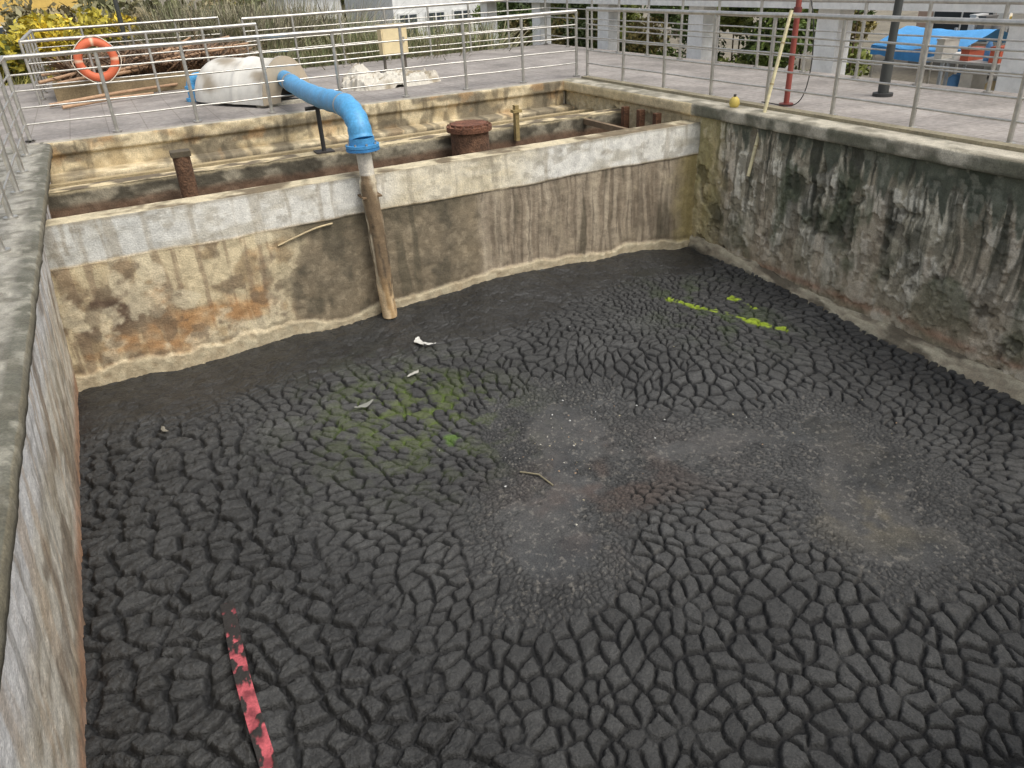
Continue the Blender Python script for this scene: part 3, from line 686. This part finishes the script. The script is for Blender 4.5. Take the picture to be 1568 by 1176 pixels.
pk.done('red_painted_plank')

def scrap(name,x,y,s,colr,seed):
    q=MB();u,v=np.meshgrid(np.linspace(-1,1,14),np.linspace(-1,1,9),indexing='ij')
    a=seed*1.3;w=.28*(1-np.abs(u)**1.5)*(.5+fbm(u*3,v*0,3,seed+40))+.05
    px=u*s;py=v*w*s+.25*s*np.sin(u*2+seed);pz=.04+.35*s*np.abs(fbm(u*2+seed,v*2,3,seed)-.4)+.02
    q.grid(np.stack([x+px*math.cos(a)-py*math.sin(a),y+px*math.sin(a)+py*math.cos(a),szat(x,y)+.01+pz],-1),lin(colr),M_cloth);return q.done(name)
scrap('plastic_scrap',2.56,7.6,.12,(200,198,190),1);scrap('plastic_scrap',2.62,7.5,.09,(200,198,190),2)
scrap('plastic_scrap',2.2,6.9,.09,(170,168,158),3);scrap('plastic_scrap',1.55,6.55,.11,(130,130,122),5);scrap('plastic_scrap',-.27,7.1,.07,(130,125,112),4)
q=MB();q.tube([(2.35,4.75,SZ+.04),(2.46,4.62,SZ+.05),(2.5,4.45,SZ+.03)],.008,M_bamboo,lin((130,122,98)),k=6);q.done('twig')
lt=MB()
for i in range(85):
    if i<60: x=2.9+random.gauss(0,.40);y=4.95+random.gauss(0,.42)
    else: x=4.3+random.gauss(0,1.0);y=4.2+random.gauss(0,1.1)
    s=.004+.011*random.random()**2;a=random.random()*3;z=szat(x,y)+.045
    V=[(x+s*math.cos(a+k*math.pi/2)*(1 if k%2 else .6),y+s*math.sin(a+k*math.pi/2),z+.008*random.random()) for k in range(4)]
    cI=random.choice([(184,180,166),(170,160,130),(150,124,98),(205,205,200)])
    lt.add(V+[(x,y,z+.012)],[(0,1,4),(1,2,4),(2,3,4),(3,0,4)],M_cloth,lin(cI))
lt.done('floating_litter')
q=MB();q.tube(bez([(1.35,8.57,-.86),(1.55,8.56,-.80),(1.8,8.57,-.74),(2.0,8.57,-.72)],8),.011,M_bamboo,lin((190,172,134)),k=8);q.done('rope')

# ------------------------------------------------------------ light, world, camera
w=bpy.data.worlds.new('World');scene.world=w;w.use_nodes=True;nt=w.node_tree
sk=nt.nodes.new('ShaderNodeTexSky');sk.sky_type='NISHITA';sk.sun_disc=False
el,az=math.radians(58),math.radians(152)
sk.sun_elevation=el;sk.sun_rotation=az;sk.dust_density=4;sk.air_density=1.0;sk.ozone_density=.6
hs=nt.nodes.new('ShaderNodeHueSaturation');hs.inputs['Saturation'].default_value=.38
nt.links.new(sk.outputs[0],hs.inputs['Color']);nt.links.new(hs.outputs[0],nt.nodes['Background'].inputs[0]);nt.nodes['Background'].inputs[1].default_value=.15
hs.inputs['Value'].default_value=1.45
sl_=bpy.data.lights.new('sun','SUN');sl_.energy=1.5;sl_.angle=math.radians(36);sl_.color=(1,.96,.89)
so=bpy.data.objects.new('sun',sl_);scene.collection.objects.link(so)
d=Vector((math.sin(az)*math.cos(el),math.cos(az)*math.cos(el),math.sin(el)))
so.rotation_euler=d.to_track_quat('Z','Y').to_euler();so.location=(0,0,20)

cam=bpy.data.cameras.new('camera');co=bpy.data.objects.new('camera',cam);scene.collection.objects.link(co)
right=Vector((.888,-.4695,-.0443)).normalized();fw=Vector((.383,.7848,-.4785)).normalized()
right=(right-fw*right.dot(fw)).normalized();up=right.cross(fw)
M=Matrix(((right.x,up.x,-fw.x,0),(right.y,up.y,-fw.y,0),(right.z,up.z,-fw.z,1.75),(0,0,0,1)))
co.matrix_world=M;cam.sensor_width=36;cam.lens=26.63;cam.clip_end=1500;cam.clip_start=.05
scene.camera=co
scene.view_settings.view_transform='Standard';scene.view_settings.look='None';scene.view_settings.exposure=0
